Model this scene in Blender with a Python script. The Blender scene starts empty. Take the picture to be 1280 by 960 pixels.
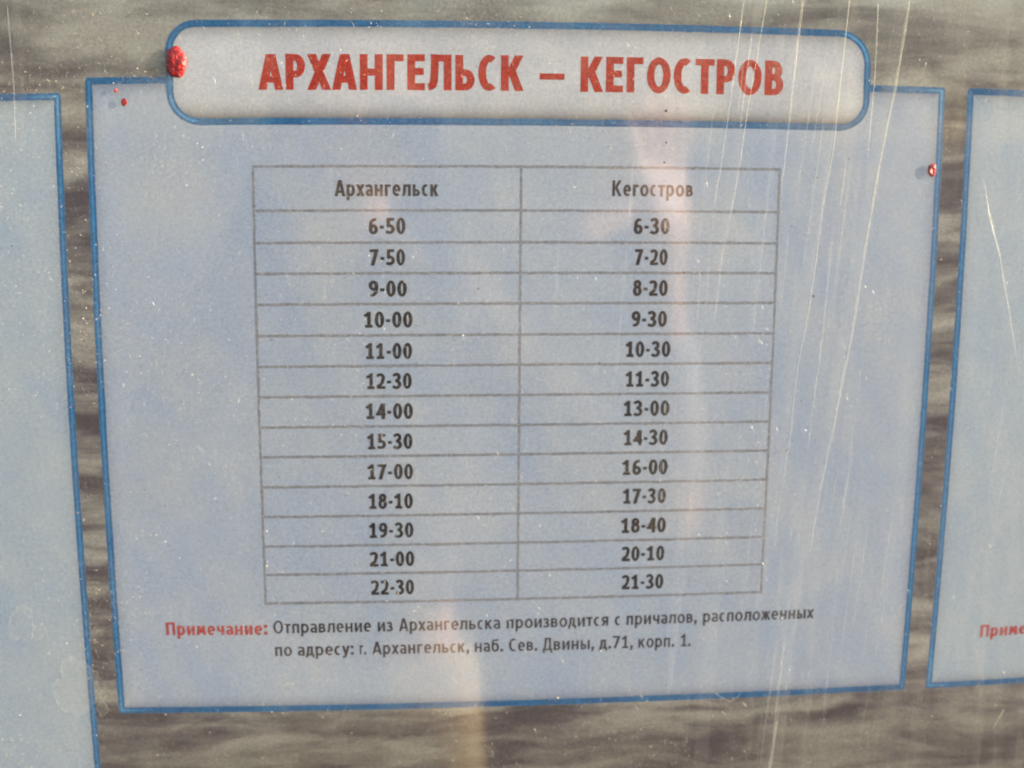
import bpy, bmesh, math, random
from math import sin, cos, pi, radians, sqrt
from mathutils import Vector, Matrix, noise
from mathutils.geometry import delaunay_2d_cdt

# ------------------------------------------------------------------ camera, sky, sun, exposure
S = bpy.context.scene
COL = S.collection
D = 0.60                       # metres from the lens to the printed sheet (the plane y = 0)
ZC = 1.50                      # eye level
F, K1 = 1.62593, -0.14753      # focal length in picture widths x 1.28, barrel distortion of the lens, drawn into the print
PITCH, YAW, ROLL = radians(-10.79305), radians(-5.06794), radians(0.43346)

def cam_to_world(v):
    x, y, z = v
    c, s = cos(ROLL), sin(ROLL);  x, z = c*x - s*z, s*x + c*z
    c, s = cos(PITCH), sin(PITCH); y, z = c*y - s*z, s*y + c*z
    c, s = cos(YAW), sin(YAW);    x, y = c*x - s*y, s*x + c*y
    return Vector((x, y, z))
RX, FW, UP = cam_to_world((1, 0, 0)), cam_to_world((0, 1, 0)), cam_to_world((0, 0, 1))
CAMPOS = Vector((0, -D, ZC))
cd = bpy.data.cameras.new('camera'); cam = bpy.data.objects.new('camera', cd); COL.objects.link(cam)
cam.matrix_world = Matrix(((RX.x, UP.x, -FW.x, CAMPOS.x), (RX.y, UP.y, -FW.y, CAMPOS.y), (RX.z, UP.z, -FW.z, CAMPOS.z), (0, 0, 0, 1)))
cd.sensor_width = 36; cd.lens = 36 * F * 1000 / 1280
cd.clip_start = 0.01; cd.clip_end = 3000
cd.dof.use_dof = True; cd.dof.focus_distance = 0.560; cd.dof.aperture_fstop = cd.lens / 6.5; cd.dof.aperture_blades = 7
S.camera = cam
S.cycles.filter_width = 2.0; S.cycles.use_denoising = True; S.cycles.use_adaptive_sampling = False
S.cycles.transparent_max_bounces = 16

SUN_EL, SUN_AZ = radians(14), radians(79)       # azimuth from the sheet's outward normal (-y) towards +x
world = bpy.data.worlds.new('World'); S.world = world; world.use_nodes = True
wn = world.node_tree; bg = wn.nodes['Background']; bg.inputs[1].default_value = 0.15
sky = wn.nodes.new('ShaderNodeTexSky'); sky.sky_type = 'NISHITA'; sky.sun_disc = False
sky.sun_elevation = SUN_EL
sky.sun_rotation = radians(180) - SUN_AZ        # rotation is clockwise from +y
sky.air_density = 1.0; sky.dust_density = 1.6; sky.ozone_density = 1.0
wn.links.new(sky.outputs[0], bg.inputs[0])
sd = bpy.data.lights.new('sun', 'SUN'); sd.energy = 5.0; sd.angle = radians(0.6); sd.color = (1.0, 0.86, 0.70)
sun = bpy.data.objects.new('sun', sd); COL.objects.link(sun)
sdir = Vector((sin(SUN_AZ)*cos(SUN_EL), -cos(SUN_AZ)*cos(SUN_EL), sin(SUN_EL)))
sun.rotation_euler = sdir.to_track_quat('Z', 'Y').to_euler(); sun.location = sdir * 20
S.view_settings.view_transform = 'Standard'; S.view_settings.look = 'None'
S.view_settings.gamma = 1; S.view_settings.use_curve_mapping = False
S.view_settings.exposure = 1.50

# ------------------------------------------------------------------ measuring helpers
def at(px, py, depth=0.0):
    """the point of the plane y = -depth that stands at (px, py) of the 1280 x 960 photograph"""
    f = F * 1000
    d = RX * ((px - 640) / f) + FW + UP * (-(py - 480) / f)
    t = (-depth - CAMPOS.y) / d.y
    return CAMPOS + d * t

def px_to_lay(px, py):
    f = F * 1000
    x, y = (px - 640) / f, -(py - 480) / f
    xu, yu = x, y
    for _ in range(8):
        s = 1 + K1 * (xu*xu + yu*yu); xu, yu = x / s, y / s
    d = RX * xu + FW + UP * yu
    return d.x / d.y, d.z / d.y

def lay(a, b, depth=0.0):
    """artwork coordinates (a right, b up, in units of D) -> the printed sheet, which is very slightly bowed"""
    v = Vector((a, 1, b))
    w = v.dot(FW); xu, yu = v.dot(RX) / w, v.dot(UP) / w
    s = 1 + K1 * (xu*xu + yu*yu); f = F * 1000
    return at(640 + xu*s*f, 480 - yu*s*f, depth)

PX = 1 / 1560.0        # one photograph pixel in artwork units, about the middle of the sheet

# ------------------------------------------------------------------ objects
def empty(name, loc=(0, 0, 0)):
    o = bpy.data.objects.new(name, None); COL.objects.link(o); o.location = loc; o.empty_display_size = .02
    return o
def tag(o, label=None, cat=None, group=None, kind=None):
    for k, v in (('label', label), ('category', cat), ('group', group), ('kind', kind)):
        if v: o[k] = v
    return o
def mesh(name, verts, faces, mat, parent=None, smooth=False, uv=None, label=None, kind=None):
    me = bpy.data.meshes.new(name); me.from_pydata([tuple(v) for v in verts], [], faces)
    if uv is not None:
        l = me.uv_layers.new(name='UVMap')
        for p in me.polygons:
            for li in p.loop_indices: l.data[li].uv = uv[me.loops[li].vertex_index]
    if smooth: me.polygons.foreach_set('use_smooth', [True]*len(me.polygons))
    me.materials.append(mat); me.update()
    o = bpy.data.objects.new(name, me); COL.objects.link(o)
    if parent is not None:
        o.parent = parent
        if parent.type == 'EMPTY': o.matrix_parent_inverse = Matrix.Translation(parent.location).inverted()
    return tag(o, label, kind=kind)

# ------------------------------------------------------------------ materials
class N:
    """tiny node-tree writer"""
    def __init__(s, name):
        s.m = bpy.data.materials.new(name); s.m.use_nodes = True; s.t = s.m.node_tree; s.t.nodes.clear()
        s.out = s.t.nodes.new('ShaderNodeOutputMaterial')
        s.geo = s.t.nodes.new('ShaderNodeNewGeometry').outputs['Position']
    def n(s, typ, ins=None, **kw):
        x = s.t.nodes.new('ShaderNode' + typ)
        for k, v in kw.items(): setattr(x, k, v)
        for k, v in (ins or {}).items():
            i = x.inputs[k]
            if hasattr(v, 'is_linked') or hasattr(v, 'links'): s.t.links.new(v, i)
            else: i.default_value = v
        return x
    def math(s, op, a, b=0.0, c=0.0, clamp=False):
        return s.n('Math', {0: a, 1: b, 2: c}, operation=op, use_clamp=clamp).outputs[0]
    def scaled(s, sx, sy, sz, rot=(0, 0, 0)):
        return s.n('Mapping', {'Vector': s.geo, 'Scale': (sx, sy, sz), 'Rotation': rot}).outputs[0]
    def noise(s, vec, scale, detail=2, rough=.5, dist=0):
        return s.n('TexNoise', {'Vector': vec, 'Scale': scale, 'Detail': detail, 'Roughness': rough, 'Distortion': dist}).outputs[0]
    def ramp(s, fac, stops, interp='LINEAR'):
        r = s.n('ValToRGB', {'Fac': fac}); cr = r.color_ramp; cr.interpolation = interp
        while len(cr.elements) < len(stops): cr.elements.new(.5)
        for e, (p, c) in zip(cr.elements, stops):
            e.position = p; e.color = (*c, 1) if isinstance(c, tuple) else (c, c, c, 1)
        return r.outputs[0]
    def mix(s, fac, a, b, blend='MIX'):
        m = s.n('Mix', data_type='RGBA', blend_type=blend)
        for i, v in ((0, fac), (6, a), (7, b)):
            if hasattr(v, 'links'): s.t.links.new(v, m.inputs[i])
            else: m.inputs[i].default_value = v if i == 0 or len(v) == 4 else (*v, 1)
        return m.outputs[2]
    def mr(s, v, a, b, c, d):
        return s.n('MapRange', {0: v, 1: a, 2: b, 3: c, 4: d}).outputs[0]
    def outer_ior(s):
        # rays cross this thin sheet unbent, so both faces must reflect like the outside of plastic
        return s.mr(s.n('NewGeometry').outputs['Backfacing'], 0, 1, 1.57, 1/1.57)
    def surf(s, sh): s.t.links.new(sh, s.out.inputs[0]); return s.m
    def print_surface(s, col, grain=.12, rough=.55):
        """printed vinyl: halftone grain over the ink, faint sheen"""
        g = s.noise(s.geo, 950, 1, .6); g2 = s.noise(s.geo, 520, 2, .6)
        v = s.math('ADD', s.mr(g, .25, .75, 1 - grain, 1 + grain), s.mr(g2, .3, .7, -grain*.95, grain*.95))
        col = s.mix(1.0, col, s.n('CombineColor', {0: v, 1: v, 2: v}).outputs[0], 'MULTIPLY')
        b = s.n('BsdfPrincipled', {'Base Color': col, 'Roughness': rough, 'Specular IOR Level': .25})
        return s.surf(b.outputs[0])

def ink(name, c, worn, grain=.3):
    """ink that has broken up into lighter flecks"""
    s = N(name)
    f = s.noise(s.geo, 1150, 2, .75); f2 = s.noise(s.geo, 90, 2, .5)
    k = s.math('MULTIPLY', s.mr(f, .50, .78, 0, 1), s.mr(f2, .25, .75, .35, 1.0))
    return s.print_surface(s.mix(k, c, worn), grain)

INK_BLACK = ink('black_ink', (.014, .010, .012), (.15, .105, .09), .3)
INK_NOTE = ink('note_ink', (.030, .024, .032), (.13, .11, .11), .25)
INK_RED = ink('red_ink', (.47, .020, .008), (.62, .14, .05), .25)
INK_RED_NOTE = ink('red_note_ink', (.45, .035, .035), (.60, .22, .16), .25)
INK_LINE = ink('grey_line_ink', (.255, .262, .285), (.40, .41, .44), .25)

def border_mat():
    s = N('blue_border_ink')
    uv = s.n('UVMap').outputs[0]; sp = s.n('SeparateXYZ', {0: uv})
    u, h = sp.outputs[0], sp.outputs[1]
    base = s.mix(s.mr(s.noise(s.geo, 60, 2), .35, .65, 0, 1), (.008, .100, .262), (.012, .140, .320))
    edge = s.math('ABSOLUTE', s.math('SUBTRACT', u, .5))
    lite = s.math('MULTIPLY', s.mr(edge, .05, .28, .8, 0), h)
    col = s.mix(lite, base, (.12, .42, .72))
    col = s.mix(s.mr(edge, .30, .5, 0, .55), col, (.10, .22, .36))
    return s.print_surface(col, .22)
BORDER = border_mat()

def fill_mat(name, c0, c1, c2, shade, sigma):
    s = N(name)
    v = s.scaled(1, 1, 1, (0, radians(28), 0))
    v2 = s.n('Mapping', {'Vector': v, 'Scale': (2.3, 1, 1)}).outputs[0]
    a = s.noise(v2, 13, 4, .55, .6); b = s.noise(s.geo, 42, 3, .6, .3)
    f = s.math('ADD', s.math('MULTIPLY', a, .65), s.math('MULTIPLY', b, .35))
    col = s.ramp(f, [(.34, c1), (.50, c0), (.66, c2)])
    uv = s.n('UVMap').outputs[0]; sp = s.n('SeparateXYZ', {0: uv})
    k = s.math('EXPONENT', s.math('MULTIPLY', sp.outputs[0], -1 / sigma))
    k = s.math('MULTIPLY', k, sp.outputs[1])
    col = s.mix(k, col, shade)                      # the bevel printed along the inside of each frame
    return s.print_surface(col, .10)
PANEL = fill_mat('pale_blue_print', (.450, .505, .590), (.390, .460, .585), (.515, .545, .590), (.13, .14, .20), 9.0)
SIDE_PANEL = fill_mat('pale_cyan_print', (.45, .515, .575), (.385, .470, .575), (.50, .550, .585), (.17, .19, .21), 9.0)
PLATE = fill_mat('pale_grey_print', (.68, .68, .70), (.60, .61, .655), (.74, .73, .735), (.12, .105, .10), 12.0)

def water_mat():
    s = N('rippled_water_print')
    sp = s.n('SeparateXYZ', {0: s.geo})
    # the ripples wander up and down as they run across
    wv = s.math('MULTIPLY', s.math('SUBTRACT', s.noise(s.scaled(1, 1, 2.2), 11, 2, .5), .5), .016)
    wp = s.n('VectorMath', {0: s.geo, 1: s.n('CombineXYZ', {2: wv}).outputs[0]}, operation='ADD').outputs[0]
    v = s.n('Mapping', {'Vector': wp, 'Scale': (5, 1, 27), 'Rotation': (0, radians(3), 0)}).outputs[0]; a = s.noise(v, 2.7, 4, .50, .7)
    v = s.n('Mapping', {'Vector': wp, 'Scale': (14, 1, 62), 'Rotation': (0, radians(-4), 0)}).outputs[0]; b = s.noise(v, 2.6, 3, .55, .6)
    # slow swell: broad dark and light bands running across the sheet
    z = s.math('ADD', sp.outputs[2], s.math('MULTIPLY', sp.outputs[0], -.02))
    z = s.math('ADD', z, s.math('MULTIPLY', s.math('SUBTRACT', s.noise(s.scaled(3, 1, 10), 3, 3), .5), .03))
    z0, z1 = ZC - .36*D*0 - .46*D, ZC + .045*D
    bands = BANDS
    w = s.ramp(s.mr(z, at(100, 890).z, at(100, 110).z, 0, 1), bands)
    f = s.math('ADD', s.math('MULTIPLY', a, .80), s.math('MULTIPLY', b, .30))
    f = s.math('ADD', s.math('SUBTRACT', f, .06), s.math('MULTIPLY', s.math('SUBTRACT', w, .5), .30))
    col = s.ramp(f, [(.36, (.078, .060, .066)), (.43, (.128, .106, .108)), (.50, (.205, .184, .168)), (.56, (.290, .268, .232)), (.65, (.39, .365, .315))])
    col = s.mix(s.mr(sp.outputs[2], ZC + .02*D, ZC + .12*D, 0, .45), col, (.30, .29, .25))
    col = s.mix(s.mr(sp.outputs[2], ZC - .44*D, ZC - .50*D, 0, .55), col, s.mix(s.mr(f, .4, .6, 0, 1), (.085, .062, .062), (.19, .165, .125)))
    return s.print_surface(col, .15)
_b = [(889, .5), (850, .75), (835, .1), (800, .85), (770, .2), (720, .15), (690, .65), (650, .25), (628, .75), (600, .15), (560, .45), (535, .12), (505, .8), (462, .12), (420, .85), (385, .15), (345, .3), (312, .8), (290, .5), (235, .15), (205, .8), (165, .1), (140, .7)]
_zt, _zb = at(100, 110).z, at(100, 890).z
BANDS = [((at(100, y).z - _zb) / (_zt - _zb), .18 + .72*v) for y, v in _b]
WATER = water_mat()

# ------------------------------------------------------------------ the printed sheet
GAP = .0003                                # air between print and clear cover
GLASS_BACK, GLASS_FRONT = GAP, GAP + .0007

poster = tag(empty('printed_poster', lay(.1, -.7)), 'printed ferry timetable sheet with red title on pale blue panel over rippled water picture', 'poster')

def q_layer(n): return .000015 * n        # each pass of print a hair above the last

# base sheet, 2 mm thick with a real edge
A0, A1, B0, B1 = -.95, 1.16, -.66, .22
def box(p0, p1):
    (x0, y0, z0), (x1, y1, z1) = p0, p1
    v = [(x, y, z) for x in (x0, x1) for y in (y0, y1) for z in (z0, z1)]
    return v, [(0, 1, 3, 2), (4, 6, 7, 5), (0, 4, 5, 1), (2, 3, 7, 6), (0, 2, 6, 4), (1, 5, 7, 3)]
v, f = box((A0*D, 0, ZC + B0*D), (A1*D, .002, ZC + B1*D))
mesh('water_picture', v, f, WATER, poster)

def rounded(x0, y0, x1, y1, r, n, seg):
    """outline with a fixed number of points, counter-clockwise from the lower left corner"""
    rs = r if isinstance(r, tuple) else (r,)*4
    pts = []
    for (cx, cy, a0, rr) in ((x0, y0, 180, rs[0]), (x1, y0, 270, rs[1]), (x1, y1, 0, rs[2]), (x0, y1, 90, rs[3])):
        rr = max(rr, 1e-5)
        ox = cx + (rr if cx == x0 else -rr); oy = cy + (rr if cy == y0 else -rr)
        for i in range(n + 1):
            t = radians(a0 + 90*i/n); pts.append((ox + rr*cos(t), oy + rr*sin(t), (cos(t), sin(t))))
    # subdivide the straight runs so that they follow the lens warp drawn into the artwork
    out = []
    for i, p in enumerate(pts):
        q = pts[(i+1) % len(pts)]; out.append(p)
        if (i + 1) % (n + 1) == 0:
            m = {0: (0, -1), 1: (1, 0), 2: (0, 1), 3: (-1, 0)}[(i + 1)//(n + 1) - 1]
            for k in range(1, seg): out.append((p[0] + (q[0]-p[0])*k/seg, p[1] + (q[1]-p[1])*k/seg, m))
    return out

def filled(name, rect, r, mat, layer, parent, side=.55, top=1.0, bottom=1.0):
    x0, y0, x1, y1 = rect; verts, uv, faces = [], [], []
    ds = [0, 1.5, 3, 5, 7.5, 11, 16, 22]
    for d in ds:
        e = d*PX
        rr = tuple(q - e for q in r) if isinstance(r, tuple) else r - e
        o = rounded(x0+e, y0+e, x1-e, y1-e, rr, 8, 24)
        for a, b, nrm in o:
            verts.append(lay(a, b, q_layer(layer)))
            k = side*nrm[0]**2 + (top if nrm[1] > 0 else bottom)*nrm[1]**2
            uv.append((d, k))
    n = len(verts)//len(ds)
    for j in range(len(ds)-1):
        for i in range(n):
            k = (i+1) % n; faces.append((j*n+i, j*n+k, (j+1)*n+k, (j+1)*n+i))
    faces.append(tuple((len(ds)-1)*n + i for i in range(n)))
    return mesh(name, verts, faces, mat, parent, uv=uv)

def border(rect, r, layer, parent, w=8.4, hl=None, label=None):
    """the printed blue line round a panel; uv = (across, how light its bevel is)"""
    x0, y0, x1, y1 = rect; verts, uv, faces = [], [], []
    for j, d in enumerate((-w/2, -w/4, 0, w/4, w/2)):
        e = d*PX
        rr = tuple(max(q - e, 0) for q in r) if isinstance(r, tuple) else max(r - e, 0)
        for a, b, nrm in rounded(x0+e, y0+e, x1-e, y1-e, rr, 8, 24):
            wob = noise.noise(Vector((a*700, b*700, j*5.1))) * .45*PX
            verts.append(lay(a + wob*nrm[0], b + wob*nrm[1], q_layer(layer)))
            uv.append(((d + w/2)/w, hl(a, b, nrm)))
    n = len(verts)//5
    for j in range(4):
        for i in range(n):
            k = (i+1) % n; faces.append((j*n+i, j*n+k, (j+1)*n+k, (j+1)*n+i))
    return mesh('frame_line', verts, faces, BORDER, parent, uv=uv, label=label)

# ------------------------------------------------------------------ lettering drawn stroke by stroke
class Pen:
    def __init__(s, w, h=.80, seg=14):
        s.s, s.t, s.seg, s.q = w/2, w*h/2, seg, []
    def R(s, x0, y0, x1, y1): s.q.append([(x0, y0), (x1, y0), (x1, y1), (x0, y1)])
    def Dg(s, x0, y0, x1, y1, k=1.06):
        w = s.s*k; s.q.append([(x0-w, y0), (x0+w, y0), (x1+w, y1), (x1-w, y1)])
    def B(s, pts):
        L, Rr = [], []
        for i, p in enumerate(pts):
            a = pts[max(i-1, 0)]; b = pts[min(i+1, len(pts)-1)]
            dx, dy = b[0]-a[0], b[1]-a[1]; l = sqrt(dx*dx+dy*dy) or 1
            nx, ny = -dy/l*s.s, dx/l*s.t
            L.append((p[0]+nx, p[1]+ny)); Rr.append((p[0]-nx, p[1]-ny))
        for i in range(len(pts)-1): s.q.append([L[i], Rr[i], Rr[i+1], L[i+1]])
    def arc(s, cx, cy, rx, ry, a0, a1):
        n = max(4, int(s.seg*abs(a1-a0)/180))
        return [(cx+rx*cos(radians(a0+(a1-a0)*i/n)), cy+ry*sin(radians(a0+(a1-a0)*i/n))) for i in range(n+1)]

X_, C_ = 512, 700
def glyph(ch, w):
    """(outer width, side bearing, quads) of one letter for stroke weight w; capital height 700"""
    p = Pen(w); s, t = p.s, p.t; low = ch.islower(); h = X_ if low else C_; u = ch.upper()
    bold = (w - 85) / 60
    k = 30*bold
    W = {'А': 500, 'Р': 420, 'Х': 480, 'Н': 470, 'Г': 370, 'Е': 380, 'Л': 480, 'Ь': 420, 'С': 430, 'К': 450, 'О': 520, 'Т': 430, 'В': 430, 'П': 460, 'Д': 520}.get(ch, 0)
    if not W: W = {'р': 410, 'х': 400, 'а': 360, 'н': 380, 'г': 290, 'е': 400, 'л': 400, 'ь': 360, 'с': 345, 'к': 370, 'о': 430, 'т': 360, 'в': 370, 'п': 375, 'и': 395, 'з': 330, 'у': 410, 'б': 420, 'ы': 500, 'д': 430, 'ч': 370, 'ж': 560, 'я': 370, 'м': 470}.get(ch, 400)
    sb = 62 - 14*bold
    def ring(x0, x1, y0, y1):
        cx, cy, rx, ry = (x0+x1)/2, (y0+y1)/2, (x1-x0)/2, (y1-y0)/2
        O, I = p.arc(cx, cy, rx, ry, 0, 360), p.arc(cx, cy, rx-2*s, ry-2*t, 0, 360)
        for i in range(len(O)-1): p.q.append([I[i], O[i], O[i+1], I[i+1]])
    if ch.isalpha() and low and ch in 'ра': pass
    if ch in 'А':
        W += k; p.Dg(s*1.06, 0, W/2-s*.15, h); p.Dg(W-s*1.06, 0, W/2+s*.15, h); p.R(W*.24, h*.20, W*.76, h*.20+2*t); sb = 12
    elif ch == 'Р':
        p.R(0, 0, 2*s, h); y0 = h*.34
        p.R(2*s, h-2*t, W*.52, h); p.R(2*s, y0, W*.52, y0+2*t)
        p.B(p.arc(W*.50, (h+y0)/2, W*.50-s, (h-y0)/2-t, 90, -90)); sb -= 6
    elif u == 'Х':
        W += k*.8; p.Dg(s*1.1, 0, W-s*1.1, h, 1.1); p.Dg(W-s*1.1, 0, s*1.1, h, 1.1); sb = 8
    elif u == 'Н':
        W += k*.6; p.R(0, 0, 2*s, h); p.R(W-2*s, 0, W, h); p.R(2*s, h*.5-t, W-2*s, h*.5+t)
    elif u == 'Г':
        p.R(0, 0, 2*s, h); p.R(2*s, h-2*t, W, h)
    elif ch == 'Е':
        p.R(0, 0, 2*s, h)
        for y in (0, h*.52-t, h-2*t): p.R(2*s, y, W - (25 if 0 < y < h*.6 else 0), y+2*t)
        sb -= 8
    elif u == 'Л':
        W += k*.6; p.R(W-2*s, 0, W, h); p.R(W*.28-s, h-2*t, W-2*s, h)
        p.B([(W*.28+s*.1, h-t), (W*.27, h*.55), (W*.25, h*.30), (W*.19, h*.13), (W*.10, t*1.05), (0, t*.95)])
        sb = 40
    elif u in 'ЬЫ':
        W0 = W; W = W0 if u == 'Ь' else W0
        bw = W if u == 'Ь' else W - 2*s - 60
        p.R(0, 0, 2*s, h); y1 = h*.60
        p.R(2*s, y1-2*t, bw*.5, y1); p.R(2*s, 0, bw*.5, 2*t)
        p.B(p.arc(bw*.5, y1/2, bw*.5-s, y1/2-t, 90, -90))
        if u == 'Ы': p.R(W-2*s, 0, W, h)
    elif u == 'С':
        p.B(p.arc(W*.56, h/2, W*.56-s, h/2-t+6, 58, 302)); sb = 34
    elif u == 'К':
        W += k; p.R(0, 0, 2*s, h)
        p.Dg(2*s+s*.5, h*.52, W-s*1.15, h, 1.1); p.Dg(W-s*1.05, 0, 2*s+s*.7, h*.56, 1.1)
        p.R(2*s, h*.5-t, 2*s+s*.8, h*.5+t); sb -= 10
    elif u == 'О':
        W += k*.3; ring(0, W, -8, h+8); sb = 34
    elif u == 'Т':
        p.R(0, h-2*t, W, h); p.R(W/2-s, 0, W/2+s, h-2*t); sb = 16
    elif u == 'В':
        p.R(0, 0, 2*s, h); m = h*.52
        for (y0, y1, x) in ((m-t, h, W*.93), (0, m+t, W)):
            p.R(2*s, y1-2*t, x*.5, y1); p.R(2*s, y0, x*.5, y0+2*t)
            p.B(p.arc(x*.5, (y0+y1)/2, x*.5-s, (y1-y0)/2-t, 90, -90))
        sb -= 6
    elif u == 'П':
        p.R(0, 0, 2*s, h); p.R(W-2*s, 0, W, h); p.R(2*s, h-2*t, W-2*s, h)
    elif u == 'И':
        p.R(0, 0, 2*s, h); p.R(W-2*s, 0, W, h); p.q.append([(2*s, 20), (2*s, 2*s*1.25+20), (W-2*s, h-20), (W-2*s, h-20-2*s*1.25)])
    elif u == 'Д':
        g = h*.20; p.R(0, 0, W, 2*t); p.R(0, -g, 2*s*.85, 0); p.R(W-2*s*.85, -g, W, 0)
        p.R(W*.30-s, h-2*t, W*.82, h); p.R(W*.84-2*s, 2*t, W*.84, h)
        p.B([(W*.30, h-t), (W*.29, h*.55), (W*.25, h*.30), (W*.16, t*1.2)]); sb = 20
    elif ch == 'р':
        p.R(0, -185, 2*s, h); p.B(p.arc(W*.50, h/2, W*.50-s, h/2-t+4, 150, -150)); sb -= 6
    elif ch == 'а':
        p.R(W-2*s, 0, W, h*.62)
        p.B([(W*.10, h-t*1.9), (W*.22, h-t*1.15)] + p.arc(W*.52, h*.64, W*.48-s, h*.36-t, 95, 0))
        bt = h*.60
        p.R(W*.48, bt-2*t, W-2*s, bt)
        p.B(p.arc(W*.48, bt/2, W*.48-s, bt/2-t, 90, 300)); sb -= 14
    elif ch == 'е':
        p.B(p.arc(W*.5, h/2, W*.5-s, h/2-t+5, 0, 312)); p.R(s, h*.5-t*.9, W-s*.4, h*.5+t*.9); sb = 36
    elif ch == 'з':
        m = h*.53
        p.B([(W*.05, h-t*1.7)] + p.arc(W*.42, h-(h-m)/2-t*.3, W*.50-s, (h-m)/2-t*.4, 100, -80))
        p.R(W*.30, m-t, W*.55, m+t)
        p.B(p.arc(W*.42, m/2+t*.2, W*.58-s, m/2-t*.7, 82, -100) + [(W*.02, t*1.6)]); sb = 30
    elif ch == 'у':
        p.Dg(s*1.1, h, W*.52, 40, 1.08); p.Dg(W-s*1.1, h, W*.50, 0, 1.08)
        p.B([(W*.50, 20), (W*.42, -95), (W*.28, -160+t), (W*.08, -165+t)]); sb = 8
    elif ch == 'б':
        ring(0, W, -5, h-20)
        p.B([(s, h*.45), (s*1.1, h*.85), (W*.22, 630), (W*.5, 680-t), (W*.9, 715-t)]); sb = 34
    elif ch == 'ч':
        p.R(W-2*s, 0, W, h); p.B([(s, h), (s, h*.62)] + p.arc(W*.42, h*.60, W*.42-s, h*.25-t, 180, 270) + [(W-s, h*.40)])
    elif ch == 'ж':
        m = W/2; p.R(m-s, 0, m+s, h); k1 = 1.0
        for e in (-1, 1):
            p.Dg(m+e*(W/2-s), 0, m+e*s*1.1, h*.56, 1.0); p.Dg(m+e*s*1.1, h*.5, m+e*(W/2-s*1.3), h, 1.0)
        sb = 12
    elif ch == 'я':
        p.R(W-2*s, 0, W, h); y0 = h*.38
        p.R(W*.5, h-2*t, W-2*s, h); p.R(W*.45, y0, W-2*s, y0+2*t)
        p.B(p.arc(W*.5, (h+y0)/2, W*.5-s, (h-y0)/2-t, 90, 270)); p.Dg(s, 0, W*.55, y0+t, 1.08); sb -= 14
    elif ch == 'м':
        p.Dg(s, 0, s*1.6, h, 1.0); p.Dg(W-s, 0, W-s*1.6, h, 1.0); p.Dg(W/2, h*.22, s*1.7, h, 1.0); p.Dg(W/2, h*.22, W-s*1.7, h, 1.0); sb -= 16
    elif ch in '.,:':
        W = w*1.22; d = w*1.22; sb = 38
        p.R(0, 0, W, d)
        if ch == ',': p.q.append([(W*.25, 0), (W, 0), (W*.55, -115), (-W*.15, -115)])
        if ch == ':': p.R(0, X_*.72, W, X_*.72+d)
    elif ch == '–':
        W = 500; p.R(0, 232, W, 232+2*t*1.15); sb = 10
    elif ch == '-':
        W = 190; p.R(0, 235, W, 235+2*t*1.05); sb = 44
    elif ch.isdigit():
        W, h, sb = 412, C_, 30
        if ch == '0': ring(0, W, -8, h+8)
        elif ch == '1':
            W = 360; sb = 56; c = W*.56; p.R(c-s, 0, c+s, h); p.R(W*.06, 0, W, 2*t)
            p.B([(c-s*.2, h-s*1.0), (W*.28, h*.80), (0, h*.72)])
        elif ch == '2':
            p.B([(W*.04, h*.86)] + p.arc(W*.46, h*.70, W*.50-s, h*.30-t, 130, -25) + [(W*.62, h*.36), (W*.14, t*1.6)]); p.R(W*.02, 0, W, 2*t)
        elif ch == '3':
            m = h*.53
            p.B([(W*.06, h-t*1.9)] + p.arc(W*.42, h-(h-m)/2-t*.2, W*.50-s, (h-m)/2-t*.5, 100, -85))
            p.R(W*.28, m-t, W*.52, m+t)
            p.B(p.arc(W*.40, m/2+t*.2, W*.58-s, m/2-t*.6, 85, -100) + [(W*.02, t*1.7)])
        elif ch == '4':
            W = 440; sb = 14; p.R(W*.74-s, 0, W*.74+s, h); p.R(0, h*.22, W, h*.22+2*t); p.Dg(s*1.0, h*.24, W*.74-s*.1, h, 1.05)
        elif ch == '5':
            p.R(W*.10, h-2*t, W*.92, h); p.R(W*.10, h*.50, W*.10+2*s*.95, h-2*t)
            p.B([(W*.12, h*.58-t)] + p.arc(W*.42, h*.31, W*.58-s, h*.30-t, 92, -100) + [(W*.02, t*1.7)])
        elif ch == '6':
            ring(0, W, -8, h*.60)
            p.B([(s, h*.30), (s*1.15, h*.52), (W*.26, h*.74), (W*.48, h*.88), (W*.82, h-t)])
        elif ch == '7':
            p.R(0, h-2*t, W, h); p.Dg(W*.30, 0, W-s*1.2, h-t, 1.1)
        elif ch == '8':
            ring(W*.05, W*.95, h*.47, h+8); ring(0, W, -8, h*.47+2*t)
        elif ch == '9':
            ring(0, W, h*.38, h+8)
            p.B([(W-s, h*.68), (W-s*1.15, h*.46), (W*.74, h*.25), (W*.52, h*.12), (W*.18, t)])
    return W, max(sb, 4), p.q

def run(text, w, track=0):
    """quads of a line of letters and its outer width (units of 1/700 capital height)"""
    x, quads, last = 0, [], 0
    for i, ch in enumerate(text):
        if ch == ' ': x += 230; continue
        W, sb, q = glyph(ch, w)
        if i: x += sb
        quads += [[(a + x, b) for a, b in f] for f in q]
        last = x + W; x += W + sb + track
    return quads, last

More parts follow.
